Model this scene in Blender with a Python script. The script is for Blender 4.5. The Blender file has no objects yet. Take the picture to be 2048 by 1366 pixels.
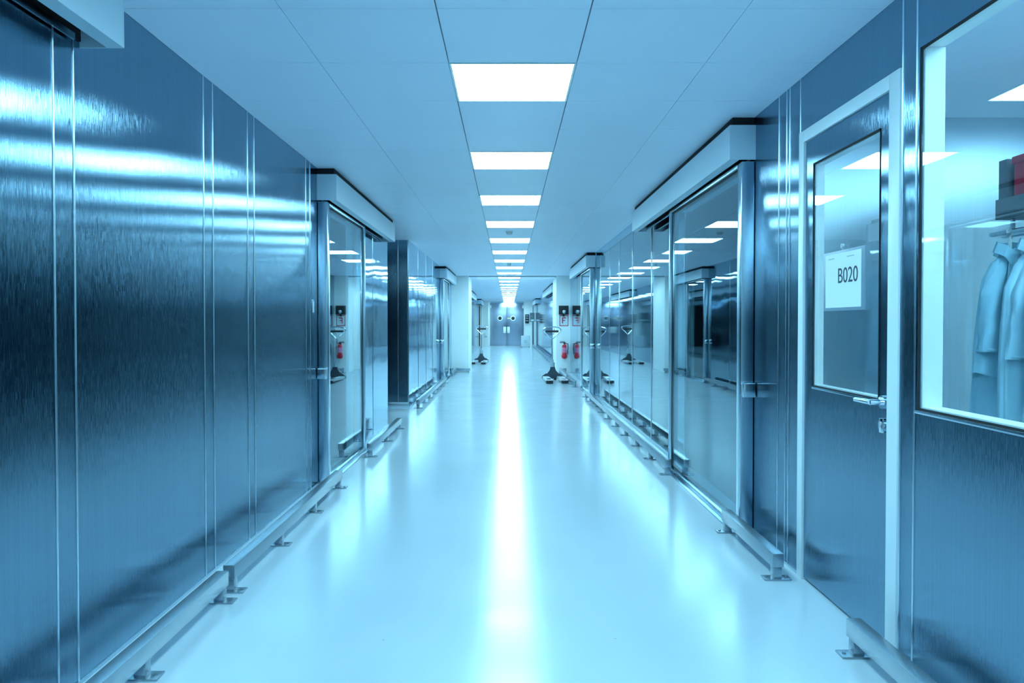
import bpy, bmesh, math, random
from mathutils import Vector, Matrix
random.seed(7)
S = bpy.context.scene
C = S.collection
PI = math.pi

# ------------------------------------------------------------------ camera
F_PX = 1490.0
HC = 1.32                      # eye height
HT = 2.59                      # ceiling height
cam_d = bpy.data.cameras.new('camera')
cam = bpy.data.objects.new('camera', cam_d)
C.objects.link(cam)
cam.location = (0, 0, HC)
PITCH = math.atan(0.0165)
cam.rotation_euler = (PI / 2 - PITCH, 0, 0)
cam_d.sensor_fit = 'HORIZONTAL'
cam_d.sensor_width = 36.0
cam_d.lens = 36.0 * F_PX / 2048.0
cam_d.shift_x = 6.9 / 2048.0
cam_d.shift_y = -(36.5 - F_PX * math.tan(PITCH)) / 2048.0
cam_d.clip_start = 0.05
cam_d.clip_end = 200
S.camera = cam

# ------------------------------------------------------------------ light, world, exposure
LAMP_COLOR = (0.40, 0.83, 1.0)
LAMP_POWER = 16.0
w = bpy.data.worlds.new('world')
S.world = w
w.use_nodes = True
w.node_tree.nodes['Background'].inputs[0].default_value = (0.2, 0.5, 0.9, 1)
w.node_tree.nodes['Background'].inputs[1].default_value = 0.05
S.view_settings.view_transform = 'Standard'
S.view_settings.look = 'None'
S.view_settings.gamma = 1.0
S.view_settings.use_curve_mapping = False
S.view_settings.exposure = 1.02

# ------------------------------------------------------------------ materials
def new_mat(name):
    m = bpy.data.materials.new(name)
    m.use_nodes = True
    nt = m.node_tree
    return m, nt, nt.nodes['Principled BSDF']

def lk(nt, a, b):
    nt.links.new(a, b)

def plain(name, col, rough=0.5, metal=0.0, var=0.06, scale=6.0, ior=1.5, bump=0.0, bscale=80):
    """paint / plastic / cloth: slight procedural tone variation"""
    m, nt, b = new_mat(name)
    geo = nt.nodes.new('ShaderNodeNewGeometry')
    n = nt.nodes.new('ShaderNodeTexNoise')
    n.inputs['Scale'].default_value = scale
    n.inputs['Detail'].default_value = 4
    lk(nt, geo.outputs['Position'], n.inputs['Vector'])
    r = nt.nodes.new('ShaderNodeMix'); r.data_type = 'RGBA'
    r.inputs['A'].default_value = tuple(max(0, c * (1 - var)) for c in col) + (1,)
    r.inputs['B'].default_value = tuple(min(1, c * (1 + var)) for c in col) + (1,)
    lk(nt, n.outputs['Fac'], r.inputs['Factor'])
    lk(nt, r.outputs['Result'], b.inputs['Base Color'])
    b.inputs['Roughness'].default_value = rough
    b.inputs['Metallic'].default_value = metal
    b.inputs['IOR'].default_value = ior
    if bump:
        n2 = nt.nodes.new('ShaderNodeTexNoise')
        n2.inputs['Scale'].default_value = bscale
        lk(nt, geo.outputs['Position'], n2.inputs['Vector'])
        bp = nt.nodes.new('ShaderNodeBump')
        bp.inputs['Strength'].default_value = 1.0
        bp.inputs['Distance'].default_value = bump
        lk(nt, n2.outputs['Fac'], bp.inputs['Height'])
        lk(nt, bp.outputs['Normal'], b.inputs['Normal'])
    return m

def steel(name, col, rough, aniso, wave=0.002, grain=0.15, wscale=(1.0, 1.0, 1.6), jitter=0.0):
    """brushed stainless steel, grain running vertically, sheet slightly wavy"""
    m, nt, b = new_mat(name)
    geo = nt.nodes.new('ShaderNodeNewGeometry')
    mp = nt.nodes.new('ShaderNodeMapping')
    mp.inputs['Scale'].default_value = (260, 260, 1.2)
    lk(nt, geo.outputs['Position'], mp.inputs['Vector'])
    g = nt.nodes.new('ShaderNodeTexNoise'); g.inputs['Scale'].default_value = 1.0; g.inputs['Detail'].default_value = 3
    lk(nt, mp.outputs['Vector'], g.inputs['Vector'])
    mix = nt.nodes.new('ShaderNodeMix'); mix.data_type = 'RGBA'
    mix.inputs['A'].default_value = tuple(c * (1 - grain) for c in col) + (1,)
    mix.inputs['B'].default_value = tuple(min(1, c * (1 + grain)) for c in col) + (1,)
    lk(nt, g.outputs['Fac'], mix.inputs['Factor'])
    nt.nodes.remove(b)
    b = nt.nodes.new('ShaderNodeBsdfAnisotropic')
    b.distribution = 'BECKMANN'
    lk(nt, b.outputs[0], nt.nodes['Material Output'].inputs[0])
    # metal reflectance rising towards grazing angles
    lw = nt.nodes.new('ShaderNodeLayerWeight'); lw.inputs['Blend'].default_value = 0.5
    p5 = nt.nodes.new('ShaderNodeMath'); p5.operation = 'POWER'; p5.inputs[1].default_value = 5.0
    lk(nt, lw.outputs['Facing'], p5.inputs[0])
    ed = nt.nodes.new('ShaderNodeMix'); ed.data_type = 'RGBA'
    ed.inputs['B'].default_value = (0.85, 0.93, 1.0, 1)
    lk(nt, p5.outputs[0], ed.inputs['Factor']); lk(nt, mix.outputs['Result'], ed.inputs['A'])
    lk(nt, ed.outputs['Result'], b.inputs['Color'])
    b.inputs['Roughness'].default_value = rough
    b.inputs['Anisotropy'].default_value = -0.5*aniso
    cr = nt.nodes.new('ShaderNodeVectorMath'); cr.operation = 'CROSS_PRODUCT'
    cr.inputs[0].default_value = (0.013, 0.021, 1)
    lk(nt, geo.outputs['True Normal'], cr.inputs[1])
    lk(nt, cr.outputs['Vector'], b.inputs['Tangent'])
    mp2 = nt.nodes.new('ShaderNodeMapping'); mp2.inputs['Scale'].default_value = wscale
    lk(nt, geo.outputs['Position'], mp2.inputs['Vector'])
    wv = nt.nodes.new('ShaderNodeTexNoise'); wv.inputs['Scale'].default_value = 1.0; wv.inputs['Detail'].default_value = 1.0
    lk(nt, mp2.outputs['Vector'], wv.inputs['Vector'])
    bp = nt.nodes.new('ShaderNodeBump')
    bp.inputs['Strength'].default_value = 1.0
    bp.inputs['Distance'].default_value = wave
    lk(nt, wv.outputs['Fac'], bp.inputs['Height'])
    if jitter:
        # brushing scratches finer than a pixel: each vertical scratch tilts the normal sideways
        vm = nt.nodes.new('ShaderNodeVectorMath'); vm.operation = 'MULTIPLY'
        vm.inputs[1].default_value = (9000, 9000, 40)
        lk(nt, geo.outputs['Position'], vm.inputs[0])
        fl_ = nt.nodes.new('ShaderNodeVectorMath'); fl_.operation = 'FLOOR'
        lk(nt, vm.outputs['Vector'], fl_.inputs[0])
        wn = nt.nodes.new('ShaderNodeTexWhiteNoise'); wn.noise_dimensions = '3D'
        lk(nt, fl_.outputs['Vector'], wn.inputs['Vector'])
        sp = nt.nodes.new('ShaderNodeSeparateColor'); lk(nt, wn.outputs['Color'], sp.inputs[0])
        ad = nt.nodes.new('ShaderNodeMath'); ad.operation = 'SUBTRACT'
        lk(nt, sp.outputs[0], ad.inputs[0]); lk(nt, sp.outputs[1], ad.inputs[1])
        sc = nt.nodes.new('ShaderNodeMath'); sc.operation = 'MULTIPLY'; sc.inputs[1].default_value = jitter
        # mostly shallow scratches, a few deep ones: peaked core with long sideways tails
        ab = nt.nodes.new('ShaderNodeMath'); ab.operation = 'ABSOLUTE'; lk(nt, ad.outputs[0], ab.inputs[0])
        pw = nt.nodes.new('ShaderNodeMath'); pw.operation = 'POWER'; pw.inputs[1].default_value = 0.4
        lk(nt, ab.outputs[0], pw.inputs[0])
        mu = nt.nodes.new('ShaderNodeMath'); mu.operation = 'MULTIPLY'
        lk(nt, ad.outputs[0], mu.inputs[0]); lk(nt, pw.outputs[0], mu.inputs[1])
        lk(nt, mu.outputs[0], sc.inputs[0])
        tv = nt.nodes.new('ShaderNodeVectorMath'); tv.operation = 'SCALE'
        lk(nt, cr.outputs['Vector'], tv.inputs[0]); lk(nt, sc.outputs[0], tv.inputs['Scale'])
        av = nt.nodes.new('ShaderNodeVectorMath'); av.operation = 'ADD'
        lk(nt, bp.outputs['Normal'], av.inputs[0]); lk(nt, tv.outputs['Vector'], av.inputs[1])
        nv = nt.nodes.new('ShaderNodeVectorMath'); nv.operation = 'NORMALIZE'
        lk(nt, av.outputs['Vector'], nv.inputs[0])
        lk(nt, nv.outputs['Vector'], b.inputs['Normal'])
    else:
        lk(nt, bp.outputs['Normal'], b.inputs['Normal'])
    return m

def glass(name, f0=0.07, tint=(0.75, 0.9, 0.95)):
    """thin clear pane: straight-through transparency with Schlick reflectance"""
    m = bpy.data.materials.new(name); m.use_nodes = True
    nt = m.node_tree; nt.nodes.clear()
    out = nt.nodes.new('ShaderNodeOutputMaterial')
    lw = nt.nodes.new('ShaderNodeLayerWeight'); lw.inputs['Blend'].default_value = 0.5
    p = nt.nodes.new('ShaderNodeMath'); p.operation = 'POWER'; p.inputs[1].default_value = 4.0
    lk(nt, lw.outputs['Facing'], p.inputs[0])
    ma = nt.nodes.new('ShaderNodeMath'); ma.operation = 'MULTIPLY_ADD'
    ma.inputs[1].default_value = 1 - f0; ma.inputs[2].default_value = f0
    lk(nt, p.outputs[0], ma.inputs[0])
    tr = nt.nodes.new('ShaderNodeBsdfTransparent'); tr.inputs[0].default_value = tint + (1,)
    gl = nt.nodes.new('ShaderNodeBsdfGlossy'); gl.inputs['Roughness'].default_value = 0.0
    gl.inputs[0].default_value = (0.9, 0.97, 1, 1)
    mx = nt.nodes.new('ShaderNodeMixShader')
    lk(nt, ma.outputs[0], mx.inputs[0]); lk(nt, tr.outputs[0], mx.inputs[1]); lk(nt, gl.outputs[0], mx.inputs[2])
    lk(nt, mx.outputs[0], out.inputs[0])
    return m

def emitter(name, col, power):
    m = bpy.data.materials.new(name); m.use_nodes = True
    nt = m.node_tree; nt.nodes.clear()
    out = nt.nodes.new('ShaderNodeOutputMaterial')
    e = nt.nodes.new('ShaderNodeEmission')
    e.inputs[0].default_value = tuple(col) + (1,)
    e.inputs[1].default_value = power
    lk(nt, e.outputs[0], out.inputs[0])
    return m

def epoxy(name):
    m, nt, b = new_mat(name)
    geo = nt.nodes.new('ShaderNodeNewGeometry')
    n = nt.nodes.new('ShaderNodeTexNoise'); n.inputs['Scale'].default_value = 1.3; n.inputs['Detail'].default_value = 6
    lk(nt, geo.outputs['Position'], n.inputs['Vector'])
    mix = nt.nodes.new('ShaderNodeMix'); mix.data_type = 'RGBA'
    mix.inputs['A'].default_value = (0.48, 0.56, 0.62, 1); mix.inputs['B'].default_value = (0.56, 0.635, 0.69, 1)
    lk(nt, n.outputs['Fac'], mix.inputs['Factor'])
    # sparse dark specks
    v = nt.nodes.new('ShaderNodeTexVoronoi'); v.inputs['Scale'].default_value = 3.0
    lk(nt, geo.outputs['Position'], v.inputs['Vector'])
    cmp = nt.nodes.new('ShaderNodeMath'); cmp.operation = 'LESS_THAN'; cmp.inputs[1].default_value = 0.012
    lk(nt, v.outputs['Distance'], cmp.inputs[0])
    mix2 = nt.nodes.new('ShaderNodeMix'); mix2.data_type = 'RGBA'
    mix2.inputs['B'].default_value = (0.25, 0.3, 0.34, 1)
    lk(nt, cmp.outputs[0], mix2.inputs['Factor']); lk(nt, mix.outputs['Result'], mix2.inputs['A'])
    lk(nt, mix2.outputs['Result'], b.inputs['Base Color'])
    n3 = nt.nodes.new('ShaderNodeTexNoise'); n3.inputs['Scale'].default_value = 2.5; n3.inputs['Detail'].default_value = 8
    lk(nt, geo.outputs['Position'], n3.inputs['Vector'])
    mr = nt.nodes.new('ShaderNodeMapRange'); mr.inputs['To Min'].default_value = 0.12; mr.inputs['To Max'].default_value = 0.23
    lk(nt, n3.outputs['Fac'], mr.inputs['Value'])
    lk(nt, mr.outputs['Result'], b.inputs['Roughness'])
    b.inputs['IOR'].default_value = 1.5
    bp = nt.nodes.new('ShaderNodeBump'); bp.inputs['Strength'].default_value = 1.0; bp.inputs['Distance'].default_value = 0.0012
    lk(nt, n3.outputs['Fac'], bp.inputs['Height'])
    lk(nt, bp.outputs['Normal'], b.inputs['Normal'])
    return m

STEEL_C = (0.205, 0.33, 0.43)
M = {}
M['steel'] = steel('brushed_steel', STEEL_C, 0.17, 0.95, 0.0030, 0.16, (0.8, 0.8, 1.6), 0.28)
M['steel_room'] = steel('room_satin_steel', (0.50, 0.60, 0.67), 0.36, 0.6, 0.002, 0.10)
M['steel_pol'] = steel('polished_steel', (0.40, 0.54, 0.63), 0.085, 0.6, 0.0045, 0.08, (1.2, 1.9, 2.0))
M['steel_flat'] = steel('flat_polished_steel', (0.42, 0.54, 0.62), 0.07, 0.3, 0.0012, 0.05)
M['steel_door'] = steel('dull_door_steel', (0.34, 0.39, 0.48), 0.32, 0.6, 0.001, 0.1)
M['steel_trim'] = steel('satin_steel_trim', (0.5, 0.62, 0.7), 0.26, 0.3, 0.0, 0.08)
M['steel_rail'] = plain('rail_satin_steel', (0.38, 0.46, 0.52), 0.27, 0.8, 0.08, 30)
M['bead'] = steel('bright_bead_steel', (0.72, 0.84, 0.92), 0.30, 0.0, 0.0, 0.05)
M['glass'] = glass('clear_glass', 0.045)
M['glass_room'] = glass('window_glass', 0.045, (0.93, 0.98, 1.0))
M['lamp'] = emitter('lamp_diffuser', LAMP_COLOR, LAMP_POWER)
M['floor'] = epoxy('epoxy_floor')
M['ceil'] = plain('ceiling_panel_paint', (0.82, 0.87, 0.98), 0.42, 0, 0.03, 2.0)
M['ceil_gap'] = plain('ceiling_joint', (0.16, 0.2, 0.24), 0.8)
M['white'] = plain('white_paint', (0.93, 0.94, 0.91), 0.4, 0, 0.03)
M['frame_white'] = plain('pale_door_frame_paint', (0.72, 0.8, 0.84), 0.35, 0, 0.02)
M['housing'] = plain('track_housing_enamel', (0.55, 0.66, 0.74), 0.3, 0, 0.03)
M['dark_room'] = plain('unlit_shade_black', (0.016, 0.021, 0.03), 0.7)  # near-black colour stands in for the darkness of unlit spaces
M['black'] = plain('black_rubber', (0.012, 0.014, 0.018), 0.5)
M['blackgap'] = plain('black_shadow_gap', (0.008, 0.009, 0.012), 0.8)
M['red'] = plain('red_enamel', (0.75, 0.012, 0.03), 0.3)
M['red_fabric'] = plain('red_plastic', (0.75, 0.012, 0.05), 0.5)
M['cloth'] = plain('pale_blue_cotton', (0.42, 0.72, 0.86), 0.85, 0, 0.08, 20, bump=0.0006, bscale=400)
M['cloth2'] = plain('light_blue_cotton', (0.5, 0.78, 0.9), 0.85, 0, 0.08, 20, bump=0.0006, bscale=400)
M['paper'] = plain('paper', (0.72, 0.8, 0.82), 0.7, 0, 0.02)
M['clearplastic'] = plain('grey_clear_plastic', (0.22, 0.30, 0.38), 0.3)
M['ink'] = plain('dark_ink', (0.03, 0.05, 0.08), 0.6)
M['greyplastic'] = plain('grey_plastic', (0.4, 0.46, 0.5), 0.45)
M['shelf'] = plain('dark_grey_shelf', (0.13, 0.16, 0.19), 0.5)
M['chrome'] = steel('chrome', (0.8, 0.86, 0.9), 0.15, 0.0, 0.0, 0.02)
M['yellow'] = plain('pale_amber_label', (0.85, 0.62, 0.3), 0.5)
M['truck'] = plain('truck_enamel', (0.04, 0.055, 0.075), 0.4)
M['fork'] = plain('fork_grey_enamel', (0.62, 0.68, 0.7), 0.35)
M['redlabel'] = plain('pale_red_label', (0.75, 0.22, 0.36), 0.5)
M['cabinet'] = plain('pale_grey_cabinet', (0.6, 0.66, 0.7), 0.4)

# ------------------------------------------------------------------ mesh helpers
class MB:
    def __init__(s):
        s.bm = bmesh.new()
    def box(s, x0, x1, y0, y1, z0, z1, bev=0.0):
        bm = bmesh.new()
        v = [bm.verts.new(p) for p in ((x0,y0,z0),(x1,y0,z0),(x1,y1,z0),(x0,y1,z0),(x0,y0,z1),(x1,y0,z1),(x1,y1,z1),(x0,y1,z1))]
        for f in ((0,3,2,1),(4,5,6,7),(0,1,5,4),(1,2,6,5),(2,3,7,6),(3,0,4,7)):
            bm.faces.new([v[i] for i in f])
        bmesh.ops.recalc_face_normals(bm, faces=bm.faces)
        if bev:
            bmesh.ops.bevel(bm, geom=list(bm.edges), offset=bev, segments=2, affect='EDGES', profile=0.6)
        s._add(bm); return s
    def _add(s, bm):
        me = bpy.data.meshes.new('tmp'); bm.to_mesh(me); bm.free()
        s.bm.from_mesh(me); bpy.data.meshes.remove(me)
    def cyl(s, p0, p1, r0, r1=None, n=16, cap=True):
        r1 = r0 if r1 is None else r1
        p0, p1 = Vector(p0), Vector(p1)
        d = (p1 - p0).normalized()
        a = d.orthogonal().normalized(); b = d.cross(a)
        bm = bmesh.new()
        A = [bm.verts.new(p0 + (a*math.cos(t)+b*math.sin(t))*r0) for t in [2*PI*i/n for i in range(n)]]
        B = [bm.verts.new(p1 + (a*math.cos(t)+b*math.sin(t))*r1) for t in [2*PI*i/n for i in range(n)]]
        for i in range(n):
            bm.faces.new((A[i], A[(i+1)%n], B[(i+1)%n], B[i]))
        if cap:
            bm.faces.new(A[::-1]); bm.faces.new(B)
        bmesh.ops.recalc_face_normals(bm, faces=bm.faces)
        s._add(bm); return s
    def tube(s, pts, r, n=10, closed=False):
        pts = [Vector(p) for p in pts]
        bm = bmesh.new(); rings = []
        N = len(pts)
        up = None
        for i, p in enumerate(pts):
            if closed:
                d = (pts[(i+1)%N] - pts[i-1]).normalized()
            else:
                d = (pts[min(i+1,N-1)] - pts[max(i-1,0)]).normalized()
            if up is None:
                a = d.orthogonal().normalized()
            else:
                a = (up - d*up.dot(d)).normalized()
            up = a; b = d.cross(a)
            rr = r[i] if isinstance(r, (list, tuple)) else r
            rings.append([bm.verts.new(p + (a*math.cos(2*PI*k/n)+b*math.sin(2*PI*k/n))*rr) for k in range(n)])
        for i in range(N if closed else N-1):
            A, B = rings[i], rings[(i+1)%N]
            for k in range(n):
                bm.faces.new((A[k], A[(k+1)%n], B[(k+1)%n], B[k]))
        if not closed:
            bm.faces.new(rings[0][::-1]); bm.faces.new(rings[-1])
        bmesh.ops.recalc_face_normals(bm, faces=bm.faces)
        s._add(bm); return s
    def lathe(s, prof, n=24, origin=(0,0,0)):
        ox, oy, oz = origin
        bm = bmesh.new(); rings = []
        for r, z in prof:
            rings.append([bm.verts.new((ox+r*math.cos(2*PI*k/n), oy+r*math.sin(2*PI*k/n), oz+z)) for k in range(n)])
        for A, B in zip(rings, rings[1:]):
            for k in range(n):
                bm.faces.new((A[k], A[(k+1)%n], B[(k+1)%n], B[k]))
        bm.faces.new(rings[0][::-1]); bm.faces.new(rings[-1])
        bmesh.ops.remove_doubles(bm, verts=bm.verts, dist=1e-6)
        bmesh.ops.recalc_face_normals(bm, faces=bm.faces)
        s._add(bm); return s
    def prism(s, poly, axis, a0, a1):
        """extrude a 2D polygon along axis 'x','y' or 'z'"""
        bm = bmesh.new()
        def P(u, v, t):
            return {'x': (t,u,v), 'y': (u,t,v), 'z': (u,v,t)}[axis]
        A = [bm.verts.new(P(u,v,a0)) for u,v in poly]; B = [bm.verts.new(P(u,v,a1)) for u,v in poly]
        n = len(poly)
        for i in range(n):
            bm.faces.new((A[i], A[(i+1)%n], B[(i+1)%n], B[i]))
        bm.faces.new(A[::-1]); bm.faces.new(B)
        bmesh.ops.recalc_face_normals(bm, faces=bm.faces)
        s._add(bm); return s
    def ring(s, c, axis, R, r, n=24, k=8):
        pts = []
        for i in range(n):
            t = 2*PI*i/n
            u, v = R*math.cos(t), R*math.sin(t)
            pts.append({'x': (c[0], c[1]+u, c[2]+v), 'y': (c[0]+u, c[1], c[2]+v), 'z': (c[0]+u, c[1]+v, c[2])}[axis])
        return s.tube(pts, r, k, True)
    def build(s, name, mat, parent=None, smooth=False, loc=None):
        me = bpy.data.meshes.new(name)
        s.bm.to_mesh(me); s.bm.free()
        if isinstance(mat, str): mat = M[mat]
        me.materials.append(mat)
        if smooth:
            for p in me.polygons: p.use_smooth = True
            try: me.set_sharp_from_angle(angle=math.radians(38))
            except Exception: pass
        o = bpy.data.objects.new(name, me)
        C.objects.link(o)
        if loc is not None: o.location = loc
        if parent is not None: o.parent = parent
        return o

def bx(name, mat, parent, x0, x1, y0, y1, z0, z1, bev=0.0):
    return MB().box(min(x0,x1), max(x0,x1), y0, y1, z0, z1, bev).build(name, mat, parent, bev > 0)

def tag(o, label=None, cat=None, group=None, kind=None):
    if label: o['label'] = label
    if cat: o['category'] = cat
    if group: o['group'] = group
    if kind: o['kind'] = kind
    return o

def empty(name, loc=(0,0,0), rz=0.0):
    o = bpy.data.objects.new(name, None); C.objects.link(o)
    o.location = loc; o.rotation_euler = (0, 0, rz); o.empty_display_size = 0.1
    return o

def copy_tree(o, parent=None):
    c = o.copy(); C.objects.link(c); c.parent = parent
    for ch in list(o.children): copy_tree(ch, c)
    return c

# ------------------------------------------------------------------ layout constants
XL, XR = -1.567, 1.52          # steel wall faces
XL2 = -1.53                    # left wall beyond the side passage
XG = 1.56                      # fixed glazing on the right
Y0, Y1 = -5.0, 44.0            # ends of the corridor
COLY0, COLY1 = 20.0, 21.6      # white columns

# floor and ceiling ---------------------------------------------------------
fl = MB().box(-4.6, 5.2, Y0-0.3, Y1+0.3, -0.12, 0).build('floor', 'floor')
tag(fl, 'glossy pale blue epoxy floor of the corridor', kind='structure')

ceil = MB().box(-4.6, 5.2, Y0-0.3, Y1+0.3, HT+0.016, HT+0.2).build('ceiling', 'ceil_gap')
tag(ceil, 'pale metal panel ceiling of the corridor', kind='structure')
PIT = 0.6267
cx = [XL, -0.920, -0.293, 0.334, 0.961, XR]
row0 = 3.653
rows = range(-13, 44)
pan_cache = {}
def ceil_panel(x0, x1, y0, y1):
    key = (round(x1-x0, 4), round(y1-y0, 4))
    if key not in pan_cache:
        g = 0.0012
        o = MB().box(g, x1-x0-g, g, y1-y0-g, 0, 0.0155).build('ceiling_panel', 'ceil', ceil)
        pan_cache[key] = o.data
    else:
        o = bpy.data.objects.new('ceiling_panel', pan_cache[key]); C.objects.link(o); o.parent = ceil
    o.location = (x0, y0, HT)
for r in rows:
    ya, yb = row0 + r*0.625, row0 + (r+1)*0.625
    for k in range(5):
        x0, x1 = cx[k], cx[k+1]
        if k == 2:
            if r % 3 == 0: continue
            ceil_panel(x0+0.003, x1-0.003, ya, yb)
        else:
            ceil_panel(x0, x1, ya, yb)
yfar0 = row0 + 44*0.625
rest = MB()
nlamp_end = int((Y1 - row0) / 1.875) + 1
rest.box(XL, cx[2], yfar0, Y1, HT, HT+0.0155); rest.box(cx[3], XR, yfar0, Y1, HT, HT+0.0155)
yy = yfar0
for k in range(14, nlamp_end+1):
    la = row0 + 1.875*k
    if la > Y1 - 0.7: la = Y1
    if la > yy: rest.box(cx[2]+0.003, cx[3]-0.003, yy, la, HT, HT+0.0155)
    yy = la + 0.625
    if la >= Y1: break
rest.build('far_ceiling_panels', 'ceil', ceil)
tag(rest and ceil.children[-1], kind='stuff')
side = MB()
side.box(-4.6, XL-0.002, Y0, Y1, HT, HT+0.0155); side.box(XR+0.002, 5.2, Y0, Y1, HT, HT+0.0155)
side.build('side_room_ceiling', 'ceil', ceil)

ordn = ['first','second','third','fourth','fifth','sixth','seventh','eighth','ninth','tenth','eleventh','twelfth','thirteenth',
        'fourteenth','fifteenth','sixteenth','seventeenth','eighteenth','nineteenth','twentieth','twenty-first','twenty-second']
lamp_proto = None
def ceiling_light(x, y, label, group):
    global lamp_proto
    if lamp_proto is None:
        t = empty('ceiling_light', (x, y, HT))
        a, b = 0.3105, 0.300
        f = MB()
        f.box(-a, a, -a, -b, -0.004, 0.014); f.box(-a, a, b, a, -0.004, 0.014)
        f.box(-a, -b, -b, b, -0.004, 0.014); f.box(b, a, -b, b, -0.004, 0.014)
        f.build('frame', 'white', t)
        MB().box(-b, b, -b, b, 0.0, 0.012).build('diffuser', 'lamp', t)
        lamp_proto = t
    else:
        t = copy_tree(lamp_proto); t.location = (x, y, HT)
    tag(t, label, 'ceiling light', group)
    return t
for k in range(-3, nlamp_end):
    y = row0 + 1.875*k + 0.3125
    if y + 0.35 > Y1: break
    if k >= 0:
        lab = 'square white ceiling light panel, %s of the row from the near end' % ordn[k]
    else:
        lab = 'square ceiling light panel behind the viewpoint, number %s back' % ordn[-k-1]
    ceiling_light(0.0205, y, lab, 'ceiling lights along the corridor')

# wall helpers ----------------------------------------------------------------
def wall_root(name, label, mat='dark_room'):
    return tag(empty(name), label, kind='structure')

def bead(parent, X, y, side, z0=0.0, z1=HT):
    """half-round bright joint bead running up the wall"""
    n = 8; r = 0.0042
    poly = []
    for i in range(n+1):
        t = -PI/2 + PI*i/n
        poly.append((X - side*(r*0.9*math.cos(t)), y + r*math.sin(t)))
    poly.append((X + side*0.004, y + r)); poly.append((X + side*0.004, y - r))
    return MB().prism(poly, 'z', z0, z1).build('joint_bead', 'bead', parent, True)

def panel(parent, X, side, y0, y1, z0=0.0, z1=HT, mat='steel', th=0.012, g=0.0008):
    return bx('wall_panel', mat, parent, X, X + side*th, y0+g, y1-g, z0, z1)

def back(parent, X, side, y0, y1, z0=0.0, z1=HT, d0=0.012, d1=0.08, mat='white'):
    return bx('wall_core', mat, parent, X + side*d0, X + side*d1, y0, y1, z0, z1)

# ------------------------------------------------------------------ left wall
WL = wall_root('wall_left', 'brushed stainless steel wall panels along the left of the corridor')
joints = [-3.4, -3.28, -1.9, -1.78, 0.45, 0.57, 1.4, 1.52, 2.575, 2.695, 3.84, 3.96, 4.485, 4.60, 5.77, 5.89]
ys = [Y0] + joints
for a, b in zip(ys, joints + [6.30]):
    panel(WL, XL, -1, a, b)
for j in joints: bead(WL, XL, j, -1)
panel(WL, XL, -1, 6.30, 7.55, 2.30, HT)
back(WL, XL, -1, Y0, 6.30); back(WL, XL, -1, 6.30, 7.55, 2.30, HT)
panel(WL, XL, -1, 7.55, 8.6, mat='steel_pol'); panel(WL, XL, -1, 8.6, 9.65, mat='steel_pol')
back(WL, XL, -1, 7.55, 9.65)
bead(WL, XL, 8.6, -1)
bx('wall_panel', 'steel', WL, XL-0.012, -1.65, 9.642, 9.65, 0, HT)
# beyond the passage
for a, b in ((11.4, 12.6), (12.6, 13.8), (13.8, 15.0), (15.0, 16.6)):
    panel(WL, XL2, -1, a, b, mat='steel_pol'); bead(WL, XL2, a + 0.006 if a < 11.5 else a, -1)
panel(WL, XL2, -1, 16.6, 16.85, mat='steel_pol')
panel(WL, XL2, -1, 16.85, 18.2, 2.30, HT, mat='steel_pol')
panel(WL, XL2, -1, 18.2, 20.0, mat='steel_pol')
back(WL, XL2, -1, 11.42, 16.85); back(WL, XL2, -1, 16.85, 18.2, 2.30); back(WL, XL2, -1, 18.2, 21.6)
yq = 21.6
while yq < 39.3:
    y2 = min(yq + 1.2, 39.5)
    panel(WL, XL, -1, yq, y2, mat='steel_flat', g=0.003); yq = y2
panel(WL, XL, -1, 39.5, 42.9, 2.3, HT, mat='steel_flat')
panel(WL, XL, -1, 42.9, Y1, mat='steel_flat')
back(WL, XL, -1, 21.6, 39.5); back(WL, XL, -1, 39.5, 42.9, 2.3); back(WL, XL, -1, 42.9, Y1)

# side passage on the left (between 9.65 and 11.4)
WP = wall_root('wall_side_passage', 'dark steel wall of the side passage opening on the left')
for a, b in ((-1.69, XL2), (-2.9, -1.69), (-4.1, -2.9)):
    bx('wall_panel', 'steel', WP, a+0.001, b-0.001, 11.4, 11.412, 0.11, HT)
for xb in (-1.69, -2.9, XL2-0.012):
    poly = [(xb + 0.005*math.sin(t), 11.4 - 0.005*math.cos(t)) for t in [-PI/2+PI*i/8 for i in range(9)]] + [(xb+0.005, 11.403), (xb-0.005, 11.403)]
    MB().prism(poly, 'z', 0.11, HT).build('joint_bead', 'bead', WP, True)
bx('wall_core', 'white', WP, -4.1, XL2-0.09, 11.413, 11.5, 0, HT)
bx('plinth', 'steel_trim', WP, -4.1, XL2+0.004, 11.385, 11.412, 0, 0.108, 0.004)
bx('wall_panel', 'steel', WP, -4.1, -1.65, 9.60, 9.64, 0, HT)
bx('wall_panel', 'dark_room', WP, -4.16, -4.1, 9.6, 11.5, 0, HT)

# dark rooms behind the glass doors, their gloom put into near-black surfaces
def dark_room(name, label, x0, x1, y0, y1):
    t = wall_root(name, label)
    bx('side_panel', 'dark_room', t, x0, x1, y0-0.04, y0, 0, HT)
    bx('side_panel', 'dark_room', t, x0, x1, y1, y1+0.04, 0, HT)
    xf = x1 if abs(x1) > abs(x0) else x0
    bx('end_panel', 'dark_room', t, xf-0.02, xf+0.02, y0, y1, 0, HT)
    bx('floor_shade_sheet', 'dark_room', t, x0, x1, y0, y1, 0.0, 0.004)  # dark sheet laid over the floor so it looks unlit
    bx('ceiling_shade_sheet', 'dark_room', t, x0, x1, y0, y1, HT-0.004, HT-0.0005)  # same dark sheet under the ceiling, shade by colour
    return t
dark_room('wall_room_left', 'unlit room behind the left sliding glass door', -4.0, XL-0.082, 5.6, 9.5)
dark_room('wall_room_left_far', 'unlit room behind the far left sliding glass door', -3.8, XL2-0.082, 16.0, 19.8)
dark_room('wall_room_right', 'unlit room behind the long glazed wall on the right', 1.66, 4.6, 4.72, 13.2)
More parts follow.
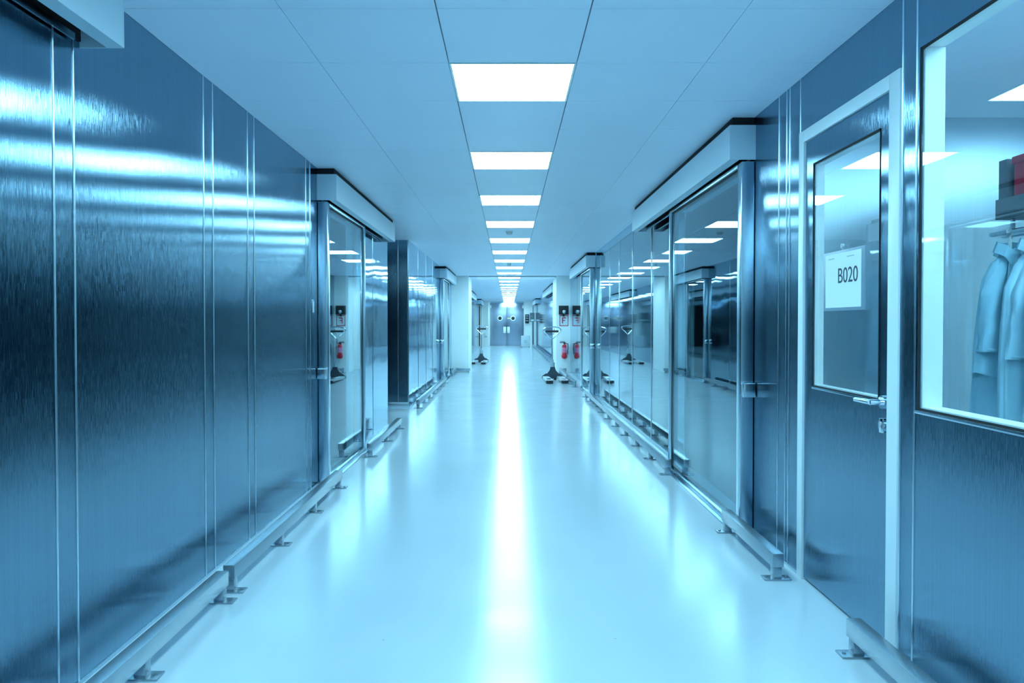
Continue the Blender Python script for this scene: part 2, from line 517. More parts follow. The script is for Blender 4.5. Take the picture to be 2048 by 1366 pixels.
dark_room('wall_room_right_far', 'unlit room behind the far right sliding glass door', 1.66, 4.4, 13.3, 18.0)
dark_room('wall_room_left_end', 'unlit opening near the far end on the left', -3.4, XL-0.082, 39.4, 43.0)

# ------------------------------------------------------------------ right wall
WR = wall_root('wall_right', 'brushed stainless steel wall panels along the right of the corridor')
WIN = (0.55, 2.766, 0.998, 2.335)       # window: y0,y1,z0,z1
DO = (2.89, 3.89, 0.0, 2.306)           # door frame outside
panel(WR, XR, 1, Y0, WIN[0]-0.002); back(WR, XR, 1, Y0, WIN[0])
panel(WR, XR, 1, WIN[0]-0.002, WIN[1]+0.02, 0, WIN[2]-0.012); back(WR, XR, 1, WIN[0], WIN[1], 0, WIN[2])
panel(WR, XR, 1, WIN[0]-0.002, WIN[1]+0.02, WIN[3]+0.002, HT); back(WR, XR, 1, WIN[0], WIN[1], WIN[3], HT)
panel(WR, XR, 1, WIN[1]+0.02, DO[0]); panel(WR, XR, 1, WIN[1]+0.001, WIN[1]+0.02, WIN[2]-0.012, WIN[3]+0.002); back(WR, XR, 1, WIN[1], DO[0]+0.06)
panel(WR, XR, 1, DO[0], DO[1], DO[3], HT); back(WR, XR, 1, DO[0]+0.06, DO[1]-0.05, DO[3]-0.05, HT)
panel(WR, XR, 1, DO[1], 4.05); panel(WR, XR, 1, 4.05, 4.20); panel(WR, XR, 1, 4.20, 4.72)
back(WR, XR, 1, DO[1]-0.05, 4.72)
for j in (WIN[1]+0.02, DO[0]-0.004, 4.04, 4.085, 4.20): bead(WR, XR, j, 1, 0 if j > 2.8 else 0, HT)
bead(WR, XR, DO[1]+0.004, 1, DO[3], HT)
panel(WR, XR, 1, 4.72, 6.60, 2.30, HT); back(WR, XR, 1, 4.72, 6.60, 2.30, HT)
# fixed glazing
jg = [6.60, 6.95, 8.13, 9.38, 10.5, 11.5, 12.6, 13.3]
for a, b in zip(jg, jg[1:]):
    bx('glass_pane', 'glass', WR, XG, XG+0.008, a+0.006, b-0.006, 0.05, 2.47)
    bx('top_panel', 'steel_pol', WR, XG-0.002, XG+0.05, a, b, 2.47, HT)
    bx('bottom_panel', 'steel_trim', WR, XG-0.004, XG+0.05, a, b, 0, 0.05)
for j in jg[:-1]:
    bx('glazing_bar', 'chrome', WR, XG-0.006, XG+0.012, j-0.007, j+0.007, 0.05, 2.47, 0.002)
panel(WR, XG-0.01, 1, 13.3, 13.75, mat='steel_pol'); panel(WR, XG-0.01, 1, 13.75, 15.1, 2.3, HT, mat='steel_pol')
panel(WR, XG-0.01, 1, 15.1, 15.35, mat='steel_flat')
for a, b in ((15.35, 17.0), (17.0, 18.5), (18.5, 20.0)): panel(WR, 1.66, 1, a, b, mat='steel_flat')
back(WR, XG, 1, 13.22, 13.75); back(WR, XG, 1, 13.75, 15.1, 2.3); back(WR, XG, 1, 15.1, 15.35); back(WR, 1.66, 1, 15.35, 21.6)
yq = 21.6
while yq < Y1 - 0.1:
    y2 = min(yq + 1.2, Y1)
    panel(WR, XR, 1, yq, y2, mat='steel_flat', g=0.003); yq = y2
back(WR, XR, 1, 21.6, Y1)

# skirting strips
for nm, xx, sd, spans, lab in (('baseboard_left', XL, -1, ((Y0, 6.11), (7.75, 9.65)), 'low steel skirting along the left wall'),
                          ('baseboard_left_far', XL2, -1, ((11.42, 16.6), (18.3, 20.0)), 'low steel skirting on the left wall beyond the side passage'),
                          ('baseboard_right', XR, 1, ((Y0, 2.88), (3.9, 4.6)), 'low steel skirting along the right wall')):
    b = MB()
    for a, c in spans: b.box(min(xx, xx-sd*0.006), max(xx, xx-sd*0.006), a, c, 0, 0.016, 0.002)
    tag(b.build(nm, 'steel_trim'), lab, kind='structure')

# ------------------------------------------------------------------ end walls
WF = wall_root('wall_far', 'white end wall of the corridor around the steel double doors')
bx('wall_core', 'white', WF, -1.7, -1.09, Y1, Y1+0.12, 0, HT)
bx('wall_core', 'white', WF, 0.885, 1.7, Y1, Y1+0.12, 0, HT)
bx('wall_core', 'white', WF, -1.09, 0.885, Y1+0.06, Y1+0.12, 0, HT)
bx('pilaster', 'white', WF, XL, -1.17, Y1-0.9, Y1, 0, HT)
bx('lintel', 'steel_trim', WF, -1.09, 0.885, Y1, Y1+0.06, 2.52, HT)
WB = tag(MB().box(-1.7, 1.7, Y0-0.12, Y0, 0, HT).build('wall_behind', 'white'), 'plain white wall closing the corridor behind the viewpoint', kind='structure')

# far double door
D3 = tag(empty('door_3', (0, Y1, 0)), 'steel double swing doors with round portholes at the far end', kind='structure')
xm = -0.112
for x0, x1 in ((-1.09, xm), (xm, 0.885)):
    leaf = MB().box(x0+0.004, x1-0.004, -0.03, 0.03, 0.012, 2.52, 0.003).build('leaf', 'steel_door', D3, True)
for px_, lab in ((-0.51, 'l'), (0.265, 'r')):
    g = MB().cyl((px_, -0.036, 1.61), (px_, -0.028, 1.61), 0.10, n=24).build('porthole', 'black', D3, True)
    MB().ring((px_, -0.036, 1.61), 'y', 0.13, 0.024, 28, 8).build('porthole_ring', 'white', g, True)
for x0 in (-0.31, -0.08):
    bx('push_plate', 'white', D3, x0, x0+0.155, -0.038, -0.03, 0.74, 1.11, 0.003)
bx('warning_label', 'yellow', D3, -0.08, 0.13, -0.034, -0.0305, 1.58, 1.64)
for xs in (-1.05, 0.845):
    bx('hinge_cover', 'white', D3, xs-0.03, xs+0.03, -0.05, -0.03, 2.2, 2.38, 0.004)

# ------------------------------------------------------------------ columns and portal strip
def column(name, x0, x1, label):
    o = MB().box(x0, x1, COLY0, COLY1, 0, HT, 0.01).build(name, 'white', None, True)
    return tag(o, label, kind='structure')
column('wall_column_left', XL2-0.05, -1.068, 'white square column standing out from the left wall')
column('wall_column_right', 1.28, 1.74, 'white square column on the right carrying the fire extinguisher')
tag(MB().box(-1.067, 1.279, COLY0+0.02, COLY0+0.07, HT-0.03, HT+0.002, 0.003).build('trim_1', 'greyplastic'),
    'dark joint strip across the ceiling between the two columns', kind='structure')

# ------------------------------------------------------------------ sliding door track housings
def housing(xw, side, y0, y1, label):
    t = empty('door_track_housing', (xw, (y0+y1)/2, 2.327))
    t_y = (y0+y1)/2; L = (y1-y0)/2
    xo = -side*0.160
    z0, z1 = 0.0, 0.21
    def B(name, mat, a, b, c, d, e, f, bev=0.0):
        return MB().box(min(a,b), max(a,b), c, d, e, f, bev).build(name, mat, t, bev > 0)
    cov = MB()
    # front plate, top plate and bottom lip are one folded sheet
    cov.prism([(xo, z0), (xo, z1), (0, z1), (0, z1-0.003), (xo+side*0.003, z1-0.003), (xo+side*0.003, z0+0.003), (xo+side*0.062, z0+0.003), (xo+side*0.062, z0)], 'y', -L+0.002, L-0.002)
    cov.build('cover', 'housing', t)
    B('end_cap', 'housing', xo-side*0.001, 0, -L-0.004, -L+0.003, z0-0.001, z1+0.001, 0.0015)
    B('end_cap', 'housing', xo-side*0.001, 0, L-0.003, L+0.004, z0-0.001, z1+0.001, 0.0015)
    B('gap_shade_strip', 'blackgap', xo+side*0.025, -side*0.002, -L+0.02, L-0.02, z1+0.0005, HT-2.327-0.001)  # black strip added as the shade between housing and ceiling
    B('back_plate', 'blackgap', -side*0.006, -side*0.001, -L+0.004, L-0.004, z0+0.02, z1-0.004)
    B('track_rail', 'steel_trim', -side*0.062, -side*0.052, -L+0.06, L-0.06, z0+0.035, z0+0.075)
    B('guide_rail', 'steel_trim', -side*0.018, -side*0.010, -L+0.06, L-0.06, z0+0.006, z0+0.03)
    tag(t, label, 'track housing', 'sliding door track housings')
    return t
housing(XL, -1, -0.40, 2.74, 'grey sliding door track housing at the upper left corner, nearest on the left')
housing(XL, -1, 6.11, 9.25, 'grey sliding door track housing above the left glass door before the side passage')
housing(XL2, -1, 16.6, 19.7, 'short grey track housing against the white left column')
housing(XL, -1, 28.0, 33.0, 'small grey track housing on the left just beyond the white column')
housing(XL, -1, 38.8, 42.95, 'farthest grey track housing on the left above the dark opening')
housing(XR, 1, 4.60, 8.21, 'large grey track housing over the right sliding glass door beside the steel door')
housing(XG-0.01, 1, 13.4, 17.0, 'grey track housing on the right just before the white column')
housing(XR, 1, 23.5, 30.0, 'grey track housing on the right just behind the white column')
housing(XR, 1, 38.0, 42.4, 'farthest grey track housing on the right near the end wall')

# ------------------------------------------------------------------ sliding glass doors
def sliding(name, xw, side, y0, y1, label):
    t = tag(empty(name, (xw, y0, 0)), label, kind='structure')
    th = 0.082; xa = -side*0.004; xo = -side*th
    L = y1 - y0; zt, zb = 2.318, 0.011
    def B(nm, mat, a, b, c, d, e, f, bev=0.0, par=t):
        return MB().box(min(a,b), max(a,b), c, d, e, f, bev).build(nm, mat, par, bev > 0)
    B('stile', 'steel_trim', xa, xo, 0, 0.085, zb, zt, 0.004)
    B('stile', 'steel_trim', xa, xo, L-0.035, L, zb, zt, 0.003)
    B('top_rail', 'steel_trim', xa, xo, 0.086, L-0.036, zt-0.022, zt, 0.002)
    B('bottom_rail', 'steel_trim', xa, xo, 0.086, L-0.036, zb, zb+0.03, 0.002)
    B('gasket', 'blackgap', xo+side*0.020, xo+side*0.032, 0.086, 0.098, zb+0.03, zt-0.022)
    B('gasket', 'blackgap', xo+side*0.020, xo+side*0.032, L-0.048, L-0.036, zb+0.03, zt-0.022)
    B('gasket', 'blackgap', xo+side*0.020, xo+side*0.032, 0.098, L-0.048, zt-0.034, zt-0.022)
    B('glass_pane', 'glass', xo+side*0.022, xo+side*0.030, 0.098, L-0.048, zb+0.03, zt-0.034)
    h = MB()
    h.box(min(xo*0.06, xo*1.0), max(xo*0.06, xo*1.0), -0.05, -0.032, 0.865, 0.952, 0.004)
    for q in (0.2, 0.85):
        h.box(min(xo*q, xo*q-side*0.010), max(xo*q, xo*q-side*0.010), -0.035, 0.002, 0.875, 0.942)
    h.build('handle', 'chrome', t, True)
    B('threshold', 'steel_trim', xo-side*0.035, xa, 0.04, L+0.05, 0, 0.010, 0.002)
    return t
sliding('door_2', XL, -1, 6.12, 7.74, 'steel framed sliding glass door on the left before the side passage')
sliding('door_4', XR, 1, 4.61, 6.69, 'large steel framed sliding glass door on the right')
sliding('door_5', XG-0.01, 1, 13.45, 15.2, 'sliding glass door on the right just before the white column')
sliding('door_6', XL2, -1, 16.65, 18.3, 'sliding glass door on the left just before the white column')
# ------------------------------------------------------------------ window on the right
W1 = tag(empty('window_1', (XR, (WIN[0]+WIN[1])/2, WIN[2])), 'large window in the right wall looking into the lit gowning room', kind='structure')
ya, yb, za, zb_ = WIN[0]-(WIN[0]+WIN[1])/2, WIN[1]-(WIN[0]+WIN[1])/2, 0.0, WIN[3]-WIN[2]
def wb(nm, mat, a, b, c, d, e, f, bev=0.0):
    return MB().box(a, b, c, d, e, f, bev).build(nm, mat, W1, bev > 0)
wb('gasket', 'blackgap', -0.0005, 0.004, yb-0.006, yb, za, zb_)
wb('gasket', 'blackgap', -0.0005, 0.004, ya, ya+0.010, za, zb_)
wb('gasket', 'blackgap', -0.0005, 0.004, ya+0.01, yb-0.01, za, za+0.008)
wb('gasket', 'blackgap', -0.0005, 0.004, ya+0.01, yb-0.01, zb_-0.010, zb_)
wb('frame_strip', 'steel_trim', -0.004, 0.006, ya-0.018, yb+0.018, za-0.014, za-0.002, 0.002)
wb('glass_pane', 'glass_room', 0.004, 0.010, ya, yb, za, zb_)
wb('frame_inner', 'white', 0.011, 0.085, yb-0.014, yb-0.0005, za+0.001, zb_-0.001)
wb('frame_inner', 'white', 0.011, 0.085, ya+0.0005, ya+0.014, za+0.001, zb_-0.001)
wb('sill', 'white', 0.011, 0.085, ya+0.015, yb-0.015, za+0.0005, za+0.012)

# ------------------------------------------------------------------ steel door with sign
D1 = tag(empty('door_1', (XR, (DO[0]+DO[1])/2, 0)), 'brushed steel hinged door with glazed upper half in a pale frame', kind='structure')
cy = (DO[0]+DO[1])/2
def db(nm, mat, a, b, c, d, e, f, bev=0.0, par=None):
    return MB().box(a, b, c-cy, d-cy, e, f, bev).build(nm, mat, par or D1, bev > 0)
db('frame', 'frame_white', -0.010, 0.082, DO[0], 2.972, 0, DO[3], 0.002)
db('frame', 'frame_white', -0.010, 0.082, 3.828, DO[1], 0, DO[3], 0.002)
db('frame', 'frame_white', -0.010, 0.082, 2.972, 3.828, 2.246, DO[3], 0.002)
G = (3.058, 3.73, 1.005, 2.117)
lf = MB()
a0, a1 = 2.977-cy, 3.823-cy
lf.box(0.002, 0.05, a0, G[0]-cy, 0.012, 2.241); lf.box(0.002, 0.05, G[1]-cy, a1, 0.012, 2.241)
lf.box(0.002, 0.05, G[0]-cy, G[1]-cy, 0.012, G[2]); lf.box(0.002, 0.05, G[0]-cy, G[1]-cy, G[3], 2.241)
lf.build('leaf', 'steel', D1)
db('shadow_gap', 'blackgap', 0.030, 0.048, 2.972, 2.977, 0, 2.246); db('shadow_gap', 'blackgap', 0.030, 0.048, 3.823, 3.828, 0, 2.246)
db('shadow_gap', 'blackgap', 0.030, 0.048, 2.977, 3.823, 2.241, 2.246)
db('gasket', 'blackgap', -0.0005, 0.004, G[1]-0.005, G[1], G[2], G[3]); db('gasket', 'blackgap', -0.0005, 0.004, G[0], G[0]+0.004, G[2], G[3])
db('gasket', 'blackgap', -0.0005, 0.004, G[0], G[1], G[3]-0.008, G[3]); db('gasket', 'blackgap', -0.0005, 0.004, G[0], G[1], G[2], G[2]+0.006)
db('glazing_strip', 'steel_trim', -0.002, 0.003, G[0], G[1], G[2]-0.012, G[2]-0.002, 0.001)
db('glass_pane', 'glass_room', 0.004, 0.009, G[0], G[1], G[2], G[3])
for nm, a, b, c, d in (('glazing_bead', G[1]-0.012, G[1]-0.0005, G[2]+0.001, G[3]-0.001), ('glazing_bead', G[0]+0.0005, G[0]+0.012, G[2]+0.001, G[3]-0.001),
                       ('glazing_bead', G[0]+0.012, G[1]-0.012, G[2]+0.0005, G[2]+0.010), ('glazing_bead', G[0]+0.012, G[1]-0.012, G[3]-0.010, G[3]-0.0005)):
    db(nm, 'white', 0.010, 0.052, a, b, c, d)
# lever handle, rose and lock escutcheon
hy = 3.018 - cy
hd = MB()
hd.cyl((0.002, hy, 1.0), (-0.008, hy, 1.0), 0.027, n=24)
hd.cyl((-0.008, hy, 1.0), (-0.055, hy, 1.0), 0.012, n=16)
hd.tube([(-0.055, hy-0.006, 1.0), (-0.056, hy+0.02, 1.0), (-0.054, hy+0.07, 0.999), (-0.052, hy+0.13, 0.998)], [0.011, 0.0115, 0.011, 0.010], 12)
hd.build('handle', 'chrome', D1, True)
ld = MB()
ld.cyl((0.002, hy, 0.905), (-0.008, hy, 0.905), 0.026, n=24)
ld.box(-0.010, 0.0, hy-0.0155, hy+0.0155, 0.875, 0.935, 0.004)
lo = ld.build('lock_escutcheon', 'chrome', D1, True)
MB().cyl((-0.009, hy, 0.912), (-0.013, hy, 0.912), 0.009, n=16).box(-0.0135, -0.0125, hy-0.0012, hy+0.0012, 0.895, 0.916).build('lock_cylinder', 'greyplastic', lo, True)

# room sign hanging on the door glass
SG = empty('room_sign', (XR-0.006, 3.372, 1.515))
tag(SG, 'paper room sign B020 in a clear holder hung on the steel door', 'sign')
hw, hh = 0.205, 0.137
MB().box(-0.002, 0.004, -hw, hw, -hh, hh, 0.001).build('holder', 'clearplastic', SG, True)
MB().box(-0.0028, -0.0018, -hw+0.03, hw-0.022, -hh+0.014, hh-0.012).build('paper', 'paper', SG)
MB().cyl((0.004, 0.01, hh+0.018), (-0.006, 0.01, hh+0.018), 0.011, n=16).box(-0.003, 0.002, 0.006, 0.014, hh, hh+0.014).build('hook', 'greyplastic', SG, True)
lines = MB()
lines.box(-0.0034, -0.0026, 0.09, 0.15, hh-0.036, hh-0.030); lines.build('small_print', 'greyplastic', SG)
MB().box(-0.0034, -0.0026, -0.11, -0.04, hh-0.036, hh-0.031).build('small_print', 'greyplastic', SG)
def text_mesh(body, name, size, mat, parent, matrix, extrude=0.0005, xs=1.0):
    cu = bpy.data.curves.new(name, 'FONT'); cu.body = body; cu.size = size; cu.extrude = extrude
    cu.align_x = 'CENTER'; cu.align_y = 'CENTER'
    tmp = bpy.data.objects.new(name, cu); C.objects.link(tmp)
    bpy.context.view_layer.update()
    me = bpy.data.meshes.new_from_object(tmp.evaluated_get(bpy.context.evaluated_depsgraph_get()))
    bpy.data.objects.remove(tmp); bpy.data.curves.remove(cu)
    me.transform(Matrix.Diagonal((xs, 1, 1, 1))); me.transform(matrix)
    me.materials.clear(); me.materials.append(M[mat])
    o = bpy.data.objects.new(name, me); C.objects.link(o); o.parent = parent
    return o
# text plane facing -X: text x axis -> -Y, text y axis -> Z
mt = Matrix(((0, 0, -1, -0.0034), (-1, 0, 0, -0.047), (0, 1, 0, 0.018), (0, 0, 0, 1)))
text_mesh('B020', 'lettering', 0.098, 'ink', SG, mt)

# ------------------------------------------------------------------ lit gowning room behind the right wall
GR = wall_root('wall_gowning_room', 'steel lined gowning room seen through the right window')
for a, b in ((1.605, 2.35), (2.35, 3.2), (3.2, 4.1), (4.1, 4.62)):
    bx('wall_panel', 'steel_room', GR, a+0.001, b-0.001, 4.62, 4.64, 0, HT)
    poly = [(b + 0.005*math.sin(t), 4.62 - 0.005*math.cos(t)) for t in [-PI/2+PI*i/8 for i in range(9)]] + [(b+0.005, 4.623), (b-0.005, 4.623)]
    MB().prism(poly, 'z', 0, HT).build('joint_bead', 'bead', GR, True)
bx('wall_core', 'white', GR, 1.605, 4.6, 4.641, 4.68, 0, HT)
bx('wall_panel', 'white', GR, 4.6, 4.64, -1.0, 4.62, 0, HT)
bx('wall_panel', 'white', GR, 1.605, 4.6, -1.04, -1.0, 0, HT)
ceiling_light(3.45, 1.7, 'square ceiling light inside the gowning room behind the right window', 'gowning room lights')
ceiling_light(2.45, 0.4, 'square ceiling light near the back of the gowning room', 'gowning room lights')
ceiling_light(3.55, 3.2, 'unseen square ceiling light added to brighten the coats in the gowning room', 'gowning room lights')  # extra lamp out of view, added to lift the coats
ceiling_light(2.4, 2.56, 'unseen square ceiling light added closest to the coats to brighten them', 'gowning room lights')  # out-of-view fill lamp, added to light the coats strongly
ceiling_light(2.05, 1.9, 'unseen square ceiling light added just inside the right window to brighten its jamb', 'gowning room lights')  # out-of-view lamp, added so the window jamb turns brighter

SH = tag(empty('coat_rack', (2.78, 2.6, 0)), 'dark grey wall shelf with hanging rail inside the gowning room', 'coat rack')
SH_Z = 1.862
def sb(nm, mat, a, b, c, d, e, f, bev=0.0):
    return MB().box(a, b, c, d, e, f, bev).build(nm, mat, SH, bev > 0)
sb('shelf', 'shelf', -0.22, 0.24, -1.5, 1.33, SH_Z, SH_Z+0.105, 0.004)
MB().cyl((-0.18, -1.5, 1.795), (-0.18, 1.42, 1.795), 0.0125, n=14).build('rail', 'chrome', SH, True)
MB().cyl((-0.06, -1.5, 1.795), (-0.06, 1.5, 1.795), 0.0125, n=14).build('rail', 'chrome', SH, True)
for yy_ in (-1.4, 1.25):
    sb('bracket', 'steel_trim', -0.068, -0.052, yy_-0.008, yy_+0.008, 1.80, SH_Z)
    sb('bracket', 'steel_trim', -0.188, -0.172, yy_-0.008, yy_+0.008, 1.80, SH_Z)
for xx_, yy_ in ((0.20, 1.30), (0.20, -1.45), (-0.14, -1.45)):
    sb('post', 'steel_trim', xx_-0.018, xx_+0.018, yy_-0.018, yy_+0.018, 0, SH_Z, 0.002)

rb = empty('red_box', (2.722, 3.645, SH_Z+0.105))
tag(rb, 'dark red storage box on the coat rack shelf', 'box')
MB().box(-0.15, 0.17, -0.24, 0.16, 0.0, 0.165, 0.006).build('body', 'red_fabric', rb, True)
MB().box(-0.158, 0.178, -0.248, 0.168, 0.165, 0.20, 0.006).build('lid', 'red_fabric', rb, True)
for q in (-0.08, 0.0, 0.08): MB().box(-0.156, -0.149, q-0.008, q+0.008, 0.01, 0.16, 0.002).build('rib', 'red', rb, True)
bd = empty('dark_binder', (2.715, 3.885, SH_Z+0.105))
tag(bd, 'dark binder standing beside the red box on the shelf', 'binder')
MB().box(-0.14, 0.16, -0.03, -0.024, 0, 0.20).box(-0.14, 0.16, 0.026, 0.032, 0, 0.20).box(-0.146, -0.14, -0.03, 0.032, 0, 0.20).build('cover', 'shelf', bd)
MB().box(-0.138, 0.14, -0.023, 0.025, 0.004, 0.19).build('pages', 'paper', bd)

# ---- coats: each hangs by its collar from a hook, falling in deep folds
def coat(name, loc, rz, length, hem_w, seed, mat, label, spr=1.0, cat='coat'):
    rnd = random.Random(seed)
    t = empty(name, loc, rz)          # origin at the rail
    tag(t, label, cat, 'blue coats on the rail')
    NU, NV = 96, 40
    ph = [rnd.uniform(0, 2*PI) for _ in range(6)]
    top = -0.085
    def surf(u, v):
        w_ = 0.058 + (0.085*(v/0.25) if v < 0.25 else 0.085 + (hem_w-0.143)*((v-0.25)/0.75)**0.9)
        d_ = 0.034 + 0.016*min(1, v/0.3) + 0.006*v
        amp = 0.05 + 0.34*min(1, v/0.5)
        f = 1 + amp*(0.50*math.sin(5*u+ph[0]+0.8*v) + 0.32*math.sin(8*u+ph[1]-1.2*v) + 0.18*math.sin(13*u+ph[2]))
        x = w_*math.cos(u)*(1 + 0.22*(f-1)) + 0.02*v*math.sin(2.3*v+ph[4])
        y = d_*math.sin(u)*f
        z = top - length*v + 0.016*v*math.sin(3*u+ph[3]) - 0.05*max(0, 1-v/0.12)*abs(math.cos(u))
        return x, y, z
    bm = bmesh.new(); rings = []
    for j in range(NV+1):
        rings.append([bm.verts.new(surf(2*PI*i/NU, j/NV)) for i in range(NU)])
    for A, B in zip(rings, rings[1:]):
        for i in range(NU):
            bm.faces.new((A[i], A[(i+1)%NU], B[(i+1)%NU], B[i]))
    bm.faces.new(rings[0][::-1])
    bmesh.ops.recalc_face_normals(bm, faces=bm.faces)
    mb = MB(); mb._add(bm)
    mb.build('body', mat, t, True)
    # sleeves fall close to the body from the narrow shoulders
    for sx in (-1, 1):
        sl = 0.50 + rnd.uniform(-0.02, 0.04)
        bm = bmesh.new(); rings = []
        NS, NK = 28, 20
        p = [rnd.uniform(0, 6) for _ in range(3)]
        for j in range(NS+1):
            q = j/NS
            cxx = sx*spr*(0.060 + 0.085*min(1, q*2.5) + 0.055*q)
            czz = top - 0.055 - sl*q
            cyy = -0.012 - 0.040*math.sin(min(1, q*1.6)*PI/2)
            rad = 0.026 + 0.022*min(1, q*3) + 0.010*q
            ring = []
            for k in range(NK):
                u = 2*PI*k/NK
                rr = rad*(1 + 0.16*math.sin(3*u+p[0]+4*q) + 0.07*math.sin(20*q+p[1]+2*u))
                ring.append(bm.verts.new((cxx + rr*0.95*math.cos(u), cyy + rr*0.75*math.sin(u), czz)))
            rings.append(ring)
        for A, B in zip(rings, rings[1:]):
            for k in range(NK): bm.faces.new((A[k], A[(k+1)%NK], B[(k+1)%NK], B[k]))
        bm.faces.new(rings[0][::-1])
        bmesh.ops.recalc_face_normals(bm, faces=bm.faces)
        mb = MB(); mb._add(bm)
        s_ = mb.build('sleeve', mat, t, True)
        cz = top - 0.055 - sl
        MB().tube([(sx*spr*0.20 + 0.050*math.cos(a), -0.052 + 0.040*math.sin(a), cz+0.012) for a in [2*PI*i/20 for i in range(20)]], 0.006, 6, True).build('cuff', mat, s_, True)
    # collar stand and two pointed wings with lapels
    def flap(nm, up_, dn):
        bm = bmesh.new()
        va = [bm.verts.new(q) for q in up_]; vb = [bm.verts.new(q) for q in dn]
        for k in range(len(va)-1): bm.faces.new((va[k], va[k+1], vb[k+1], vb[k]))
        bmesh.ops.subdivide_edges(bm, edges=bm.edges, cuts=2, use_grid_fill=True, smooth=0.4)
        bmesh.ops.solidify(bm, geom=list(bm.faces), thickness=0.005)
        bmesh.ops.recalc_face_normals(bm, faces=bm.faces)
        c = MB(); c._add(bm); return c.build(nm, mat, t, True)
    for sx in (-1, 1):
        flap('collar', [(0, 0.048, top+0.030), (sx*0.040, 0.036, top+0.036), (sx*0.062, 0.0, top+0.026), (sx*0.046, -0.042, top+0.006), (sx*0.016, -0.062, top-0.030)],
             [(0, 0.066, top-0.022), (sx*0.052, 0.050, top-0.020), (sx*0.086, -0.004, top-0.026), (sx*0.082, -0.062, top-0.050), (sx*0.060, -0.078, top-0.092)])
        flap('lapel', [(sx*0.014, -0.060, top-0.030), (sx*0.012, -0.068, top-0.14), (sx*0.008, -0.076, top-0.27)],
             [(sx*0.060, -0.066, top-0.080), (sx*0.078, -0.080, top-0.17), (sx*0.014, -0.080, top-0.30)])
    # front edge and buttons
    N = 24; pts = []
    for j in range(N+1):
        v = 0.10 + 0.89*j/N
        x, y, z = surf(-PI/2 + 0.10, v); pts.append((x, y, z))
    bm = bmesh.new()
    A = [bm.verts.new((x-0.016, y-0.005, z)) for x, y, z in pts]; B = [bm.verts.new((x+0.016, y-0.009, z)) for x, y, z in pts]
    for j in range(N): bm.faces.new((A[j], A[j+1], B[j+1], B[j]))
    bmesh.ops.solidify(bm, geom=list(bm.faces), thickness=0.008)
    bmesh.ops.recalc_face_normals(bm, faces=bm.faces)
    pl = MB(); pl._add(bm); po = pl.build('placket', mat, t, True)
    for j in (7, 12, 17, 22):
        x, y, z = pts[j]
        MB().cyl((x, y-0.006, z), (x, y-0.018, z), 0.0075, n=12).build('button', 'paper', po, True)
    return t

def hanger(loc, rz, label):
    t = empty('coat_hook', loc, rz); tag(t, label, 'hook', 'hooks on the rail')
    pts = [(-0.014, 0, -0.008), (-0.0175, 0, 0.006), (-0.011, 0, 0.0165), (0.0, 0, 0.0185), (0.012, 0, 0.0155), (0.0175, 0, 0.003), (0.012, 0, -0.014), (0.002, 0, -0.024), (0, 0, -0.05)]
    MB().tube(pts, 0.0045, 8).build('bend', 'white', t, True)
    MB().tube([(0, 0, -0.045), (0, 0, -0.083)], 0.009, 10).build('shank', 'white', t, True)
    return t
RZ = 1.795
xr = 2.78 - 0.18
specs = [(3.87, 0.10, 0.66, 0.205, 3, 'cloth', 'short pale blue jacket hanging in front on the rail behind the window', 0.8),
         (4.05, -0.05, 0.90, 0.18, 11, 'cloth', 'longer blue coat hanging farthest back, its hem showing below the jacket', 0.5),
         (3.69, 0.06, 0.86, 0.16, 23, 'cloth2', 'light blue coat cut off by the right edge of the picture', 0.6),
         (3.51, 0.05, 0.9, 0.17, 31, 'cloth', 'blue coat hanging nearest the viewer on the rail', 0.7)]
hlab = ['white hook carrying the short pale blue jacket', 'white hook carrying the longer blue coat at the back', 'white hook carrying the light blue coat at the picture edge', 'white hook carrying the nearest blue coat']
for (yy_, rz, ln, hw_, sd_, mt_, lab_, spr_), hl in zip(specs, hlab):
    xk = xr + (0.12 if yy_ > 4.0 else 0.0)
    coat('lab_coat', (xk, yy_, RZ), rz, ln, hw_, sd_, mt_, lab_, spr_)
    hanger((xk, yy_, RZ), rz, hl)

# ------------------------------------------------------------------ bumper rails
def bumper(x, y0, y1, n, label, side):
    """square steel tube on posts with bolted foot plates; side: wall side sign"""
    t = empty('bumper_rail', (x, y0, 0)); L = y1 - y0
    MB().box(-0.029, 0.029, 0, L, 0.068, 0.138, 0.003).build('bar', 'steel_rail', t, True)
    pm = fm = None
    for k in range(n):
        yk = 0.03 + (L-0.06)*k/(n-1)
        if pm is None:
            p = MB().box(-0.022, 0.022, -0.022, 0.022, 0.008, 0.069, 0.002).build('post', 'steel_rail', t, True); pm = p.data
            f = MB().box(-0.07, 0.07, -0.035, 0.035, 0, 0.008, 0.002)
            for q in (-0.05, 0.05): f.cyl((q, 0, 0.008), (q, 0, 0.014), 0.008, n=8)
            f = f.build('foot_plate', 'steel_rail', p, True); fm = f.data
            p.location = (0, yk, 0)
        else:
            p = bpy.data.objects.new('post', pm); C.objects.link(p); p.parent = t; p.location = (0, yk, 0)
            f = bpy.data.objects.new('foot_plate', fm); C.objects.link(f); f.parent = p
    tag(t, label, 'bumper rail', 'steel bumper rails along the walls')
    return t
LX, RX = -1.366, 1.383
bumper(LX, -0.28, 3.54, 6, 'steel bumper rail on the left floor nearest the camera', -1)
bumper(LX, 3.62, 5.98, 4, 'long steel bumper rail on the left ending at the sliding glass door', -1)
bumper(LX, 7.30, 9.30, 3, 'short steel bumper rail on the left just before the side passage', -1)
bumper(-1.40, 11.5, 16.4, 7, 'steel bumper rail on the left just beyond the side passage', -1)
bumper(-1.40, 18.4, 19.9, 3, 'short steel bumper rail in front of the left white column', -1)
bumper(RX, -0.2, 2.97, 5, 'steel bumper rail on the right floor under the window', 1)
